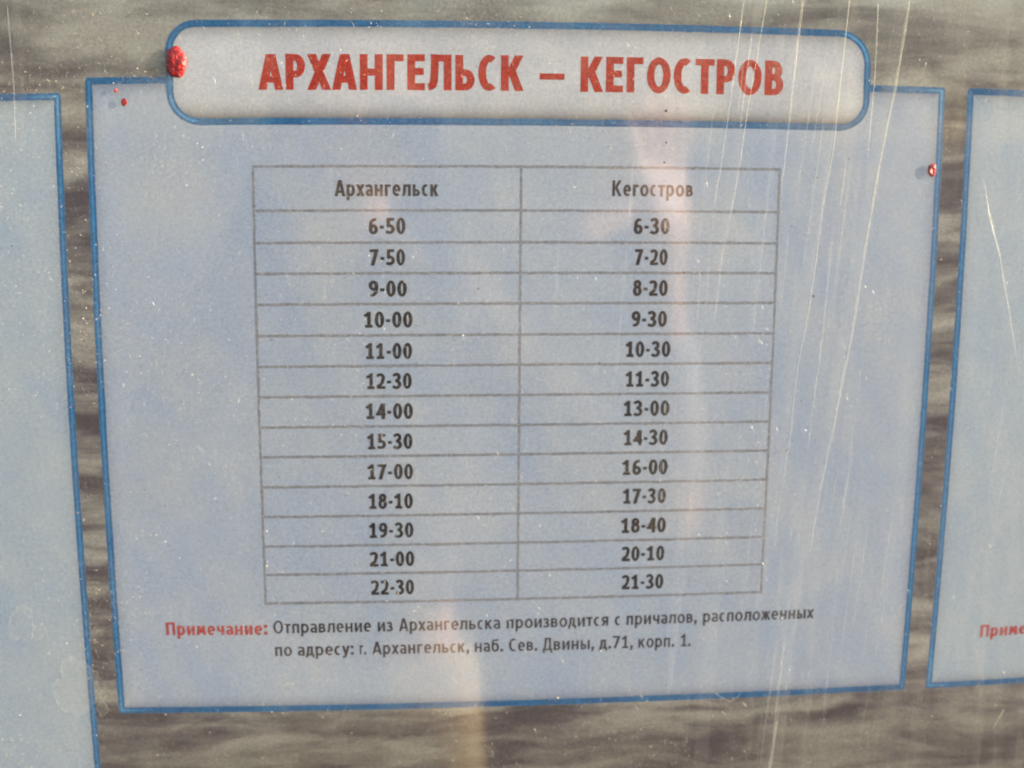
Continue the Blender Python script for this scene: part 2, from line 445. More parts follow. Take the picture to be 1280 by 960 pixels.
def lettering(name, text, a0, a1, b, cap, w, mat, layer, parent, label=None, slope=0):
    """text between a0 and a1 of the artwork on baseline b; union of its strokes as one flat mesh"""
    quads, width = run(text, w)
    verts, faces = [], []
    for f in quads:
        i = len(verts); verts += [Vector(p) for p in f]
        area = sum(f[k][0]*f[(k+1) % 4][1] - f[(k+1) % 4][0]*f[k][1] for k in range(4))
        faces.append([i, i+1, i+2, i+3] if area > 0 else [i+3, i+2, i+1, i])
    vv, ee, ff, ov, oe, of = delaunay_2d_cdt([Vector((p.x, p.y)) for p in verts], [], faces, 1, 1e-3)
    keep = [f for f, o in zip(ff, of) if o]
    sx = (a1 - a0)/width; sy = cap/C_
    out = []
    for p in vv:
        jx = noise.noise(Vector((p.x*.02, p.y*.02, b*99)))*6; jy = noise.noise(Vector((p.x*.02, p.y*.02, 7+b*99)))*6
        a = a0 + (p.x+jx)*sx
        out.append(lay(a, b + (p.y+jy)*sy + slope*(a-a0), q_layer(layer)))
    return mesh(name, out, keep, mat, parent, label=label)

def words(items, cap, w, mat, layer, parent, name='note_text', label=None):
    """several words, each between two measured x positions"""
    VV, FF = [], []
    for text, p0, p1, yb0, yb1 in items:
        l0, l1 = px_to_lay(p0, yb0), px_to_lay(p1, yb1)
        o = lettering('tmp', text, l0[0], l1[0], l0[1], cap, w, mat, layer, None, slope=(l1[1]-l0[1])/(l1[0]-l0[0]))
        i = len(VV); VV += [v.co.copy() for v in o.data.vertices]; FF += [tuple(i+k for k in p.vertices) for p in o.data.polygons]
        me = o.data; bpy.data.objects.remove(o); bpy.data.meshes.remove(me)
    return mesh(name, VV, FF, mat, parent, label=label)

# ------------------------------------------------------------------ the three panels and the title plate
MAIN = (-.2315, -.4618, .4299, .0427)
LEFT = (-.917, -.560, -.2556, .0315)
RIGHT = (.4545, -.4619, 1.116, .0430)
TITLE = (-.1704, .0116, .3668, .0845)

def hl_main(a, b, n):
    v = .42*n[0]**2 + .04
    if abs(a-MAIN[2]) < .02 and b > .02: v = .95
    if abs(a-MAIN[0]) < .012 and b < -.45: v = .9
    return v
def hl_side(a, b, n):
    v = .40*n[0]**2 + .04
    if abs(a-LEFT[2]) < .02 and b > .0: v = .9
    if abs(a-RIGHT[0]) < .02 and b < -.44: v = .9
    return v
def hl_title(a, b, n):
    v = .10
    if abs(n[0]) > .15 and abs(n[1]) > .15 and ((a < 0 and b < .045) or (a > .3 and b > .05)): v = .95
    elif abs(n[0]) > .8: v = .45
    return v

left = filled('left_panel', LEFT, 0, SIDE_PANEL, 1, poster, side=.5)
left.name = 'timetable_panel'; tag(left, 'pale cyan blue panel cut off by the left edge')
border(LEFT, 0, 2, left, hl=hl_side)
right = filled('timetable_panel', RIGHT, 0, SIDE_PANEL, 1, poster, side=.5); tag(right, 'pale blue panel cut off by the right edge')
border(RIGHT, 0, 2, right, hl=hl_side)
main = filled('timetable_panel', MAIN, 0, PANEL, 1, poster, side=.6); tag(main, 'pale blue middle panel with the departure table')
border(MAIN, 0, 2, main, hl=hl_main)
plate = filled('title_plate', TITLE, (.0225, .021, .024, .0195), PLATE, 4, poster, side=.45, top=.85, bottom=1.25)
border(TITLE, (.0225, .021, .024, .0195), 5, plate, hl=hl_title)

# ruled lines of the table
def rule(p0, p1, w, layer, parent):
    n = 60; verts, faces = [], []
    l = sqrt((p1[0]-p0[0])**2 + (p1[1]-p0[1])**2); nx, ny = -(p1[1]-p0[1])/l, (p1[0]-p0[0])/l
    sd = random.random()*90
    for i in range(n+1):
        t = i/n; a, b = p0[0]+(p1[0]-p0[0])*t, p0[1]+(p1[1]-p0[1])*t
        o = noise.noise(Vector((t*30, sd, 0)))*.45*PX; ww = w*(1 + .35*noise.noise(Vector((t*45, sd, 9))))
        verts += [lay(a+nx*(o-ww/2), b+ny*(o-ww/2), q_layer(layer)), lay(a+nx*(o+ww/2), b+ny*(o+ww/2), q_layer(layer))]
        if i: faces.append((2*i-2, 2*i, 2*i+1, 2*i-1))
    return mesh('table_line', verts, faces, INK_LINE, parent)
random.seed(4)
ROWS = [-.0222, -.0557, -.0802, -.1039, -.1277, -.1521, -.1761, -.2002, -.2243, -.2483, -.2728, -.2972, -.3217, -.3455, -.3698]
TX = (-.1091, .0945, .2982)
LW = 3.5*PX
for b in ROWS: rule((TX[0]-LW/2, b), (TX[2]+LW/2, b), LW, 2, main)
for a in TX: rule((a, ROWS[0]), (a, ROWS[-1]), LW*.9, 3, main)

# title
def lp(x, y): return px_to_lay(x, y)
t0, t1 = lp(323, 113.3), lp(654.3, 113.0)
CAPT = (lp(330, 68.6)[1] - lp(330, 113.2)[1])
lettering('title_word', 'АРХАНГЕЛЬСК', t0[0], t1[0], (t0[1]+t1[1])/2, CAPT*1.01, 170, INK_RED, 7, plate)
t0, t1 = lp(674.5, 113.8), lp(705.5, 113.8)
lettering('dash', '–', t0[0], t1[0], lp(690, 114.2)[1], CAPT, 135, INK_RED, 7, plate)
t0, t1 = lp(725.5, 115), lp(978.8, 119.4)
lettering('title_word', 'КЕГОСТРОВ', t0[0], t1[0], (t0[1]+t1[1])/2, CAPT*1.01, 170, INK_RED, 7, plate)

# column heads and departure times: (text, left x, right x, baseline y)
CAP = (lp(490, 273.0)[1] - lp(490, 292.6)[1])
heads = [('Архангельск', 418.2, 548, 245.3), ('Кегостров', 765.2, 866, 245.6)]
tl = [('6-50', 461, 507, 292.8), ('7-50', 462.3, 506.5, 331.9), ('9-00', 461, 508.6, 371.0), ('10-00', 455.5, 515.8, 409.6), ('11-00', 457.4, 515.3, 448.8),
      ('12-30', 458.6, 514.8, 486.2), ('14-00', 457.9, 516.2, 523.8), ('15-30', 459.6, 515.7, 561.5), ('17-00', 459.9, 516.4, 599.3),
      ('18-10', 461.2, 516.2, 636.0), ('19-30', 461.8, 517.0, 672.2), ('21-00', 462.4, 518.0, 708.0), ('22-30', 463.8, 517.7, 743.3)]
tr = [('6-30', 792, 837, 292.8), ('7-20', 793.3, 834.4, 331.5), ('8-20', 791, 834.5, 370.0), ('9-30', 789.2, 833.4, 408.6), ('10-30', 782.3, 837.8, 446.3),
      ('11-30', 782.3, 836.3, 483.4), ('13-00', 779.8, 836.4, 520.0), ('14-30', 779.8, 834.4, 556.4), ('16-00', 778, 834.4, 593.4),
      ('17-30', 778.8, 832, 629.3), ('18-40', 776.6, 832, 665.8), ('20-10', 776.9, 830.2, 701.0), ('21-30', 776.9, 828.8, 736.2)]
for tx, x0, x1, y in heads:
    a, b = lp(x0, y), lp(x1, y); lettering('column_heading', tx, a[0], b[0], (a[1]+b[1])/2, CAP*1.03, 143, INK_BLACK, 3.5, main)
for tx, x0, x1, y in tl + tr:
    a, b = lp(x0, y), lp(x1, y); lettering('departure_time', tx, a[0], b[0], (a[1]+b[1])/2, CAP*1.05, 162, INK_BLACK, 3.5, main)

# note under the table
def base(x, y0=792.6, y1=772.8): # first note line, which drops slightly to the left with the lens warp
    return y0 + (y1-y0)*max(0, (x-341)/676)**1.0
CAPN = CAP*.90
def wl(lst, f): return [(t, a, b, f(a), f(b)) for t, a, b in lst]
f1 = lambda x: 792.0 - 19.3*((x-341)/676) + 2.2*sin(pi*min(1, max(0, (x-341)/676)))
f2 = lambda x: 820.4 - 12.6*((x-344)/519) + .9*sin(pi*min(1, max(0, (x-344)/519)))
words(wl([('Отправление', 342, 464.2), ('из', 472.3, 491.3), ('Архангельска', 498.8, 625.3), ('производится', 633.3, 760.2), ('с', 768.4, 775.8), ('причалов,', 783, 871), ('расположенных', 878.5, 1017)], f1), CAPN*1.03, 122, INK_NOTE, 3.5, main)
words(wl([('по', 344.3, 365.2), ('адресу:', 372.4, 442.2), ('г.', 449.8, 457.8), ('Архангельск,', 465.6, 586.4), ('наб.', 593.4, 628.8), ('Сев.', 636.3, 671.6), ('Двины,', 678.5, 742.6), ('д.71,', 749, 791), ('корп.', 797.8, 842.6), ('1.', 850.8, 863.2)], f2), CAPN*1.03, 122, INK_NOTE, 3.5, main)
words([('Примечание:', 208, 334.6, 794.2, 793.6)], CAPN*1.04, 146, INK_RED_NOTE, 3.5, main, 'note_heading')
words([('Примечание:', 1224.6, 1342, 796.6, 787.5)], CAPN*1.04, 146, INK_RED_NOTE, 3.5, right, 'note_heading')

# ------------------------------------------------------------------ the clear cover, scratched and dusty
def glass_mat():
    s = N('scratched_clear_plastic')
    # dust film: warm grit, thicker in patches, finest grain at the size of single specks
    patch = s.noise(s.geo, 16, 5, .62, .4); fine = s.noise(s.geo, 900, 2, .85); mid = s.noise(s.geo, 260, 3, .7)
    wipe = s.noise(s.scaled(60, 1, 2.2, (0, radians(8), 0)), 3.0, 3, .6)      # rubbed nearly vertical streaks
    side = s.mr(s.n('SeparateXYZ', {0: s.geo}).outputs[0], at(800, 400, GLASS_FRONT).x, at(1000, 400, GLASS_FRONT).x, .25, 1)
    a = s.math('MULTIPLY', s.mr(patch, .42, .64, .008, .12), s.mr(fine, .48, .72, .15, 2.0))
    b = s.math('MULTIPLY', s.mr(mid, .5, .75, 0, .10), s.mr(fine, .45, .70, 0, 1.2))
    c = s.math('MULTIPLY', s.mr(wipe, .48, .72, 0, .06), side)
    d = s.math('ADD', s.math('ADD', a, b), s.math('ADD', c, .006), clamp=True)
    dust = s.n('BsdfDiffuse', {'Color': (.62, .56, .46, 1)}).outputs[0]
    rough = s.mr(patch, .35, .7, .045, .10)
    gl = s.n('BsdfGlossy', {'Color': (1, 1, 1, 1), 'Roughness': rough}).outputs[0]
    tr = s.n('BsdfTransparent', {'Color': (.985, .985, .97, 1)}).outputs[0]
    fr = s.n('Fresnel', {'IOR': s.outer_ior()}).outputs[0]
    m = s.n('MixShader', {0: fr, 1: tr, 2: gl}).outputs[0]
    return s.surf(s.n('MixShader', {0: d, 1: m, 2: dust}).outputs[0])
def clear_mat():
    s = N('clear_plastic_inside')
    gl = s.n('BsdfGlossy', {'Color': (1, 1, 1, 1), 'Roughness': .05}).outputs[0]
    tr = s.n('BsdfTransparent', {'Color': (1, 1, 1, 1)}).outputs[0]
    fr = s.n('Fresnel', {'IOR': s.outer_ior()}).outputs[0]
    return s.surf(s.n('MixShader', {0: fr, 1: tr, 2: gl}).outputs[0])
def film_mat(name, col, op, gloss=0.0, rough=.3):
    s = N(name)
    dif = s.n('BsdfDiffuse', {'Color': (*col, 1)}).outputs[0]
    if gloss: dif = s.n('MixShader', {0: gloss, 1: dif, 2: s.n('BsdfGlossy', {'Color': (*col, 1), 'Roughness': rough}).outputs[0]}).outputs[0]
    k = s.math('MULTIPLY', s.mr(s.noise(s.geo, 700, 2, .7), .3, .7, .45, 1.25), op, clamp=True)
    return s.surf(s.n('MixShader', {0: k, 1: s.n('BsdfTransparent').outputs[0], 2: dif}).outputs[0])

XL, XR, ZB, ZT = A0*D - .01, A1*D + .01, ZC + B0*D - .01, ZC + B1*D + .01
cover = tag(empty('clear_cover', (XL, -GAP, ZB)), 'scratched dusty transparent plastic sheet covering the timetable', 'cover sheet')
v, f = box((XL, -GLASS_FRONT, ZB), (XR, -GLASS_BACK, ZT))
sheet = mesh('plastic_sheet', v, f, glass_mat(), cover)
sheet.data.materials.append(clear_mat())
for p in sheet.data.polygons:
    if p.center.y > -GLASS_FRONT + .0005: p.material_index = 1

GF = GLASS_FRONT + .00005
def ribbon3(pts, widths, depth=GF, lift=.00008):
    """a raised burr: triangular section so that it catches light from the side"""
    V, Fc = [], []
    P = [at(x, y, depth) for x, y in pts]; m = .6/1600.0
    for i, p in enumerate(P):
        a, b = P[max(i-1, 0)], P[min(i+1, len(P)-1)]; d = (b-a).normalized(); nrm = Vector((-d.z, 0, d.x)); w = widths[i]*m/2
        V += [p + nrm*w, p - Vector((0, lift, 0)), p - nrm*w]
        if i:
            k = 3*i; Fc += [(k-3, k, k+1, k-2), (k-2, k+1, k+2, k-1)]
    return V, Fc
def poly(pts, n=8, wob=.8, seed=0):
    out = []
    for i in range(len(pts)-1):
        (x0, y0), (x1, y1) = pts[i], pts[i+1]
        for k in range(n):
            t = k/n; o = noise.noise(Vector((i + t, seed*7.3, 0)))*wob
            out.append((x0+(x1-x0)*t+o, y0+(y1-y0)*t))
    return out + [pts[-1]]
SCR = film_mat('scratch_burr', (.80, .76, .58), .28, .35, .35)
SCR2 = film_mat('fine_scratch', (.80, .78, .68), .22, .3, .35)
scratches = [  # (points, width px at start, middle, end, material, label)
    ([(1137, -4), (1118.7, 110), (1098.6, 208), (1080, 319)], 5.0, 4.2, 4.5, SCR, 'broad pale yellow scratch running down from the top right'),
    ([(1080, 319), (1065, 414), (1048, 501), (1026, 609), (1012, 690)], 4.5, 4.0, 2.0, SCR2, None),
    ([(975, 880), (969, 915), (961, 962)], 1.5, 4.0, 6.0, SCR2, None),
    ([(1062, -4), (1051.5, 94), (1041.5, 188), (1028, 262), (1021, 319), (1011, 387)], 2.6, 1.6, 1.5, SCR, None),
    ([(1011, 387), (996, 468), (988, 542), (974, 632), (966, 700)], 1.6, 1.5, .8, SCR2, None),
    ([(980, 800), (974, 850), (966, 925)], .8, 1.8, .8, SCR, None),
    ([(959, -4), (947, 67), (934, 141), (924, 208), (910, 285)], 1.5, 1.4, .8, SCR, None),
    ([(930, 0), (910, 148), (900, 215), (892, 257)], .8, 1.4, .9, SCR2, None),
    ([(1098, 5), (1093.5, 100), (1084, 200)], 1.2, 1.6, .6, SCR2, None),
    ([(1229.6, 226), (1238, 275), (1250, 319), (1261, 387), (1276, 480)], .7, 1.1, .5, SCR2, None),
    ([(1235, 262), (1238, 274), (1243, 286)], 1.0, 5.5, 1.0, SCR, 'short bright gouge over the right hand panel'),
    ([(1254.8, 886), (1249, 897), (1242, 908)], 3.4, 2.8, 1.8, SCR, 'short slanting yellow nick near the lower right corner'),
    ([(9, 8), (13, 60), (17, 110), (19, 175)], 1.5, 3.0, 1.5, SCR2, None),
    ([(893, 866), (905, 874), (914, 877), (922, 871), (928, 862)], 1.0, 2.2, .8, SCR2, None),
    ([(972, 800), (960, 880), (950, 955)], .8, 1.4, .8, SCR2, None),
    ([(940, 40), (925, 160)], .7, 1.2, .6, SCR2, None), ([(1004, 0), (990, 120), (975, 250)], 1.0, 1.3, .5, SCR2, None),
    ([(1040, 300), (1028, 420), (1010, 560)], .7, 1.6, .6, SCR2, None), ([(905, 300), (893, 400)], .6, 1.2, .5, SCR2, None),
    ([(1058, 200), (1050, 260)], .8, 1.5, .5, SCR2, None), ([(1066, 560), (1050, 660)], .5, 1.4, .5, SCR2, None),
]
HAZE = film_mat('rubbed_haze', (.74, .72, .64), .055)
HAZ3 = film_mat('hairline_wipe', (.80, .78, .68), .13, .3, .35)
HAZ2 = film_mat('rubbed_haze_faint', (.74, .72, .66), .035)
scratches += [([(1128, -4), (1110, 110), (1089, 208), (1072, 319), (1056, 414), (1039, 501), (1018, 609), (1000, 700), (985, 800), (968, 960)], 16, 15, 22, HAZE, None),
    ([(1050, -4), (1040, 94), (1030, 188), (1012, 319), (985, 468), (964, 632), (950, 760)], 12, 22, 14, HAZ2, None),
    ([(950, -4), (925, 141), (905, 285), (890, 420)], 10, 18, 8, HAZ2, None), ([(985, -4), (968, 141), (950, 285), (938, 420)], 8, 20, 10, HAZ2, None),
    ([(1012, 560), (985, 700), (972, 800), (955, 960)], 10, 26, 30, HAZ2, None), ([(910, 560), (895, 700), (885, 860), (875, 960)], 8, 18, 20, HAZ2, None),
    ([(850, 640), (843, 760), (838, 860)], 8, 16, 10, HAZ2, None), ([(1075, 200), (1062, 330), (1050, 440)], 6, 14, 8, HAZ2, None), ([(20, -4), (24, 80), (27, 190)], 10, 14, 8, HAZ2, None)]
rs = random.Random(21)
for _ in range(34):                      # the many hairline vertical wipes over the right half
    x = rs.choice((rs.uniform(860, 1140), rs.uniform(860, 1140), rs.uniform(690, 1270))); y = rs.uniform(-60, 800); L = rs.uniform(60, 330); sl = .10 + (x-900)*.00022 + rs.gauss(0, .012)
    scratches.append(([(x, y), (x-sl*L*.5, y+L*.5), (x-sl*L*1.04, y+L)], .5, rs.uniform(.9, 1.9), .4, HAZ3, None))
for k, (pts, w0, w1, w2, mt, lb) in enumerate(scratches):
    q = poly(pts, 8, .7, k); n = len(q)
    ws = [(w0+(w1-w0)*2*t if t < .5 else w1+(w2-w1)*(2*t-1))*(.8+.5*abs(noise.noise(Vector((i*.9, k, 2))))) for i in range(n) for t in (i/(n-1),)]
    V, Fc = ribbon3(q, ws)
    mesh('scratch', V, Fc, mt, cover, label=lb)

# dust, grit, short fibres and hairline scuffs lying on the cover: nobody could count them
random.seed(11)
V, Fc = [], []
def density(x, y):
    n = noise.noise(Vector((x/170, y/170, 3))) + .6*noise.noise(Vector((x/60, y/60, 8)))
    return max(0.0, min(1.0, .45 + .9*n))
m1 = .6/1600
n_ok = 0
while n_ok < 20000:
    x, y = random.uniform(-120, 1400), random.uniform(-100, 1060)
    if random.random() > density(x, y): continue
    n_ok += 1
    p = at(x, y, GF); r = random.choice((.26, .3, .3, .34, .38, .45, .7))*m1*random.uniform(.7, 1.25)
    if random.random() < .008: r *= 1.8
    i = len(V); a = random.random()*6.28; st = random.uniform(.5, 1)
    for k in range(4):
        t = a + k*pi/2; V.append(p + Vector((cos(t)*r, 0, sin(t)*r*st)))
    V.append(p + Vector((random.uniform(-.4, .4)*r, -r*random.uniform(.5, 1.2), random.uniform(-.4, .4)*r)))
    for k in range(4): Fc.append((i+k, i+(k+1) % 4, i+4))
n_specks = len(Fc)
GRIT = N('pale_grit'); 
_g = GRIT.n('BsdfPrincipled', {'Base Color': GRIT.ramp(GRIT.noise(GRIT.geo, 900, 1), [(.35, (.52, .36, .22)), (.5, (.64, .56, .40)), (.65, (.74, .72, .66))]), 'Roughness': .5})
GRIT = GRIT.surf(_g.outputs[0])
mesh('dust', V, Fc, GRIT, cover, kind='stuff')
# curly fibres and tiny scuffs
V, Fc = [], []
for k in range(620):
    for _ in range(20):
        x, y = random.uniform(-60, 1340), random.uniform(-60, 1020)
        if random.random() < density(x, y): break
    L = random.uniform(2.5, 9) if random.random() < .93 else random.uniform(9, 18)
    th = random.uniform(0, 6.28) if random.random() < .55 else random.gauss(1.35, .25); cu = random.uniform(-.35, .35)
    pts = []
    for i in range(7):
        pts.append((x, y)); x += cos(th)*L/6; y -= sin(th)*L/6; th += cu
    v2, f2_ = ribbon3(pts, [random.uniform(.35, .8)]*7); o = len(V); V += v2; Fc += [tuple(o+q for q in f) for f in f2_]
mesh('fibre_scuffs', V, Fc, SCR2, cover, kind='stuff')
# dark grit
V, Fc = [], []
DARK = N('dark_grit'); DARK = DARK.surf(DARK.n('BsdfPrincipled', {'Base Color': (.06, .045, .035, 1), 'Roughness': .6}).outputs[0])
spots = [(640, 81, 2), (833, 138, 3.2), (833, 178, 2.2), (831, 203, 2.2), (831, 225, 1.0), (754, 164, 1.5), (521, 453, 1.2), (598, 361, 1.8), (339, 425, 1.6), (181, 612, 1.5), (1017, 370, 2.6), (1002, 501, 1.5), (1030, 706, 1.7), (165, 359, 1.4), (990, 283, 1.3), (1022, 222, 1.6), (985, 562, 1.6), (983, 564, 1.4), (749, 454, 1.2), (285, 636, 1.8), (207, 632, 1.6), (15, 307, 1.5), (176, 837, 1.4), (1022, 793, 1.4), (226, 221, 1.5), (227, 502, 1.6), (1061, 198, 1.3), (856, 341, 2.0)]
for k in range(160): spots.append((random.uniform(-40, 1320), random.uniform(-40, 1000), random.uniform(.5, 1.0)))
for x, y, r in spots:
    p = at(x, y, GF); i = len(V); r *= m1*.75
    for k in range(6):
        t = k*pi/3 + random.random()*.5; V.append(p + Vector((cos(t)*r*random.uniform(.6, 1.2), 0, sin(t)*r*random.uniform(.6, 1.2))))
    V.append(p + Vector((0, -r*.7, 0)))
    for k in range(6): Fc.append((i+k, i+(k+1) % 6, i+6))
mesh('dark_grit', V, Fc, DARK, cover, kind='stuff')

# dried water marks at the lower left: a thin film with a thicker rim
FILM = film_mat('dried_water_film', (.66, .63, .52), .07)
RIM = film_mat('dried_water_rim', (.72, .68, .54), .10)
def stain(cx, cy, rx, ry, seed, label=None, rim=2.2):
    n = 56; V, Fc = [], []; P = []
    for i in range(n):
        t = 2*pi*i/n; k = 1 + .35*noise.noise(Vector((cos(t)*1.7, sin(t)*1.7, seed))) + .22*noise.noise(Vector((cos(t)*5, sin(t)*5, seed)))
        P.append((cx+cos(t)*rx*k, cy+sin(t)*ry*k))
    c = at(cx, cy, GF); V = [c] + [at(x, y, GF) for x, y in P]; Fc = [(0, 1+i, 1+(i+1) % n) for i in range(n)]
    o = mesh('water_mark', V, Fc, FILM, cover, label=label)
    q = P + [P[0]]; V, Fc = ribbon3(q, [rim*(.6+.8*abs(noise.noise(Vector((i*.4, seed, 1))))) for i in range(n+1)], GF + .00005)
    mesh('mark_rim', V, Fc, RIM, o)
stain(27, 780, 17, 21, 1.3, 'round dried water mark at the lower left edge')
stain(48, 790, 9, 10, 4.1, None, 1.6)
stain(95, 860, 27, 34, 9.7, 'larger dried water mark crossing the blue line of the left panel')
stain(128, 886, 6, 9, 2.2, None, 2.0)
stain(129, 869, 5, 5, 5.2, None, 1.6)

# ------------------------------------------------------------------ drops of red paint on the cover
PAINT = N('glossy_red_paint')
_c = PAINT.ramp(PAINT.noise(PAINT.geo, 600, 3, .7, 1.0), [(.34, (.09, .004, .004)), (.5, (.30, .010, .009)), (.7, (.52, .035, .02))])
_n = PAINT.n('Bump', {'Height': PAINT.noise(PAINT.geo, 420, 3, .6, .8), 'Strength': .9, 'Distance': .0012}).outputs[0]
PAINT = PAINT.surf(PAINT.n('BsdfPrincipled', {'Base Color': _c, 'Roughness': .34, 'Normal': _n, 'Coat Weight': .25, 'Coat Roughness': .15}).outputs[0])
def paint_drop(px, py, rx, ry, h, seed, label, flat=0.0, lobes=()):
    """half a drop set against the cover, wrinkled as it dried"""
    c = at(px, py, GLASS_FRONT); V, Fc = [], []; nu, nv = 28, 10
    for j in range(nv):
        ph = (pi/2)*j/nv
        for i in range(nu):
            t = 2*pi*i/nu; k = 1 + .16*noise.noise(Vector((cos(t)*2, sin(t)*2, seed)))
            x = cos(t)*rx*k*cos(ph)
            if flat and x < -rx*flat: x = -rx*flat + (x + rx*flat)*.15
            w = noise.noise(Vector((cos(t)*2.3*cos(ph), sin(t)*2.3*cos(ph), seed + ph*1.5)))
            V.append((x*m1, -(h*sin(ph)*(1+.35*w))*m1, sin(t)*ry*k*cos(ph)*m1))
    V.append((0, -h*m1, 0))
    for j in range(nv-1):
        for i in range(nu): Fc.append((j*nu+i, (j+1)*nu+i, (j+1)*nu+(i+1) % nu, j*nu+(i+1) % nu))
    for i in range(nu): Fc.append(((nv-1)*nu+i, len(V)-1, (nv-1)*nu+(i+1) % nu))
    Fc.append(tuple(range(nu)))
    o = mesh('paint_drop', V, Fc, PAINT, None, smooth=True)
    o.location = c + Vector((0, 0, 0))
    return tag(o, label, 'paint drop', 'drops of red paint on the cover')
paint_drop(219.5, 77.5, 12.5, 18.0, 3.4, 3.1, 'large wrinkled red paint drop on the left end of the title plate', .85)
paint_drop(155, 127.5, 3.4, 4.6, .8, 5.5, 'small dark red paint speck inside the upper left corner of the middle panel')
paint_drop(144.8, 113, 2.2, 2.6, .7, 8.5, 'tiniest faint red paint speck, just under the panel line at upper left')
paint_drop(1165.3, 212.5, 5.2, 8.6, 1.0, 12.5, 'lumpy red paint drop beside the right blue line of the middle panel')

# ------------------------------------------------------------------ what stands behind the lens and shows as a faint reflection
ground = N('old_asphalt')
_gc = ground.ramp(ground.noise(ground.geo, 1.3, 5, .6), [(.35, (.042, .040, .038)), (.65, (.062, .060, .056))])
ground = ground.surf(ground.n('BsdfPrincipled', {'Base Color': _gc, 'Roughness': .9}).outputs[0])
g = mesh('ground', [(-600, -900, 0), (600, -900, 0), (600, 300, 0), (-600, 300, 0)], [(0, 1, 2, 3)], ground); tag(g, kind='structure')

def simple(name, col, rough=.7, spec=.4, metal=0, vary=.12, scale=25):
    s = N(name); f = s.noise(s.geo, scale, 3, .6)
    c = s.mix(s.mr(f, .3, .7, 0, 1), tuple(x*(1-vary) for x in col), tuple(min(1, x*(1+vary)) for x in col))
    return s.surf(s.n('BsdfPrincipled', {'Base Color': c, 'Roughness': rough, 'Specular IOR Level': spec, 'Metallic': metal}).outputs[0])
def skinned(name, joints, bones, mat, parent, root=0, sub=2):
    """joints: (x, y, z, radius) ; bones join them into one continuous surface"""
    me = bpy.data.meshes.new(name); me.from_pydata([j[:3] for j in joints], bones, [])
    me.materials.append(mat); o = bpy.data.objects.new(name, me); COL.objects.link(o)
    o.modifiers.new('skin', 'SKIN').use_smooth_shade = True
    sv = me.skin_vertices[0].data if me.skin_vertices else None
    if sv is None:
        bm = bmesh.new(); bm.from_mesh(me); ly = bm.verts.layers.skin.verify(); bm.to_mesh(me); bm.free(); sv = me.skin_vertices[0].data
    for i, j in enumerate(joints):
        sv[i].radius = (j[3], j[4] if len(j) > 4 else j[3]); sv[i].use_root = (i == root)
    ss = o.modifiers.new('subdivision', 'SUBSURF'); ss.levels = ss.render_levels = sub
    o.parent = parent; o.matrix_parent_inverse = Matrix.Translation(parent.location).inverted()
    return o
SKIN = simple('skin', (.72, .45, .33), .5); JACKET = simple('jacket_cloth', (.115, .095, .080), .9, scale=60)
TROUSER = simple('beige_trouser_cloth', (.56, .45, .28), .9); HAIR = simple('brown_hair', (.16, .10, .06), .6, vary=.4, scale=120)
SHOE = simple('black_shoe_leather', (.03, .028, .026), .4)
px0, py0 = -.06, -1.02
person = tag(empty('person', (px0, py0, 0)), 'person in brown jacket, faintly reflected, photographing the timetable with one hand raised', 'person')
J = [(px0, py0, .86, .095, .07), (px0, py0, 1.02, .11, .085), (px0, py0+.005, 1.17, .125, .09), (px0, py0+.01, 1.29, .10, .075), (px0, py0+.02, 1.36, .052), (px0, py0+.035, 1.405, .05),
     (px0, py0+.055, 1.45, .062, .072), (px0, py0+.055, 1.51, .074, .09), (px0, py0+.045, 1.57, .062, .075)]
Bn = [(i, i+1) for i in range(8)]
def limb(start, pts):
    i = len(J); J.extend(pts); Bn.append((start, i)); Bn.extend((i+k, i+k+1) for k in range(len(pts)-1)); return len(J)-1
CAMB = CAMPOS - FW*.028                       # middle of the compact camera's body
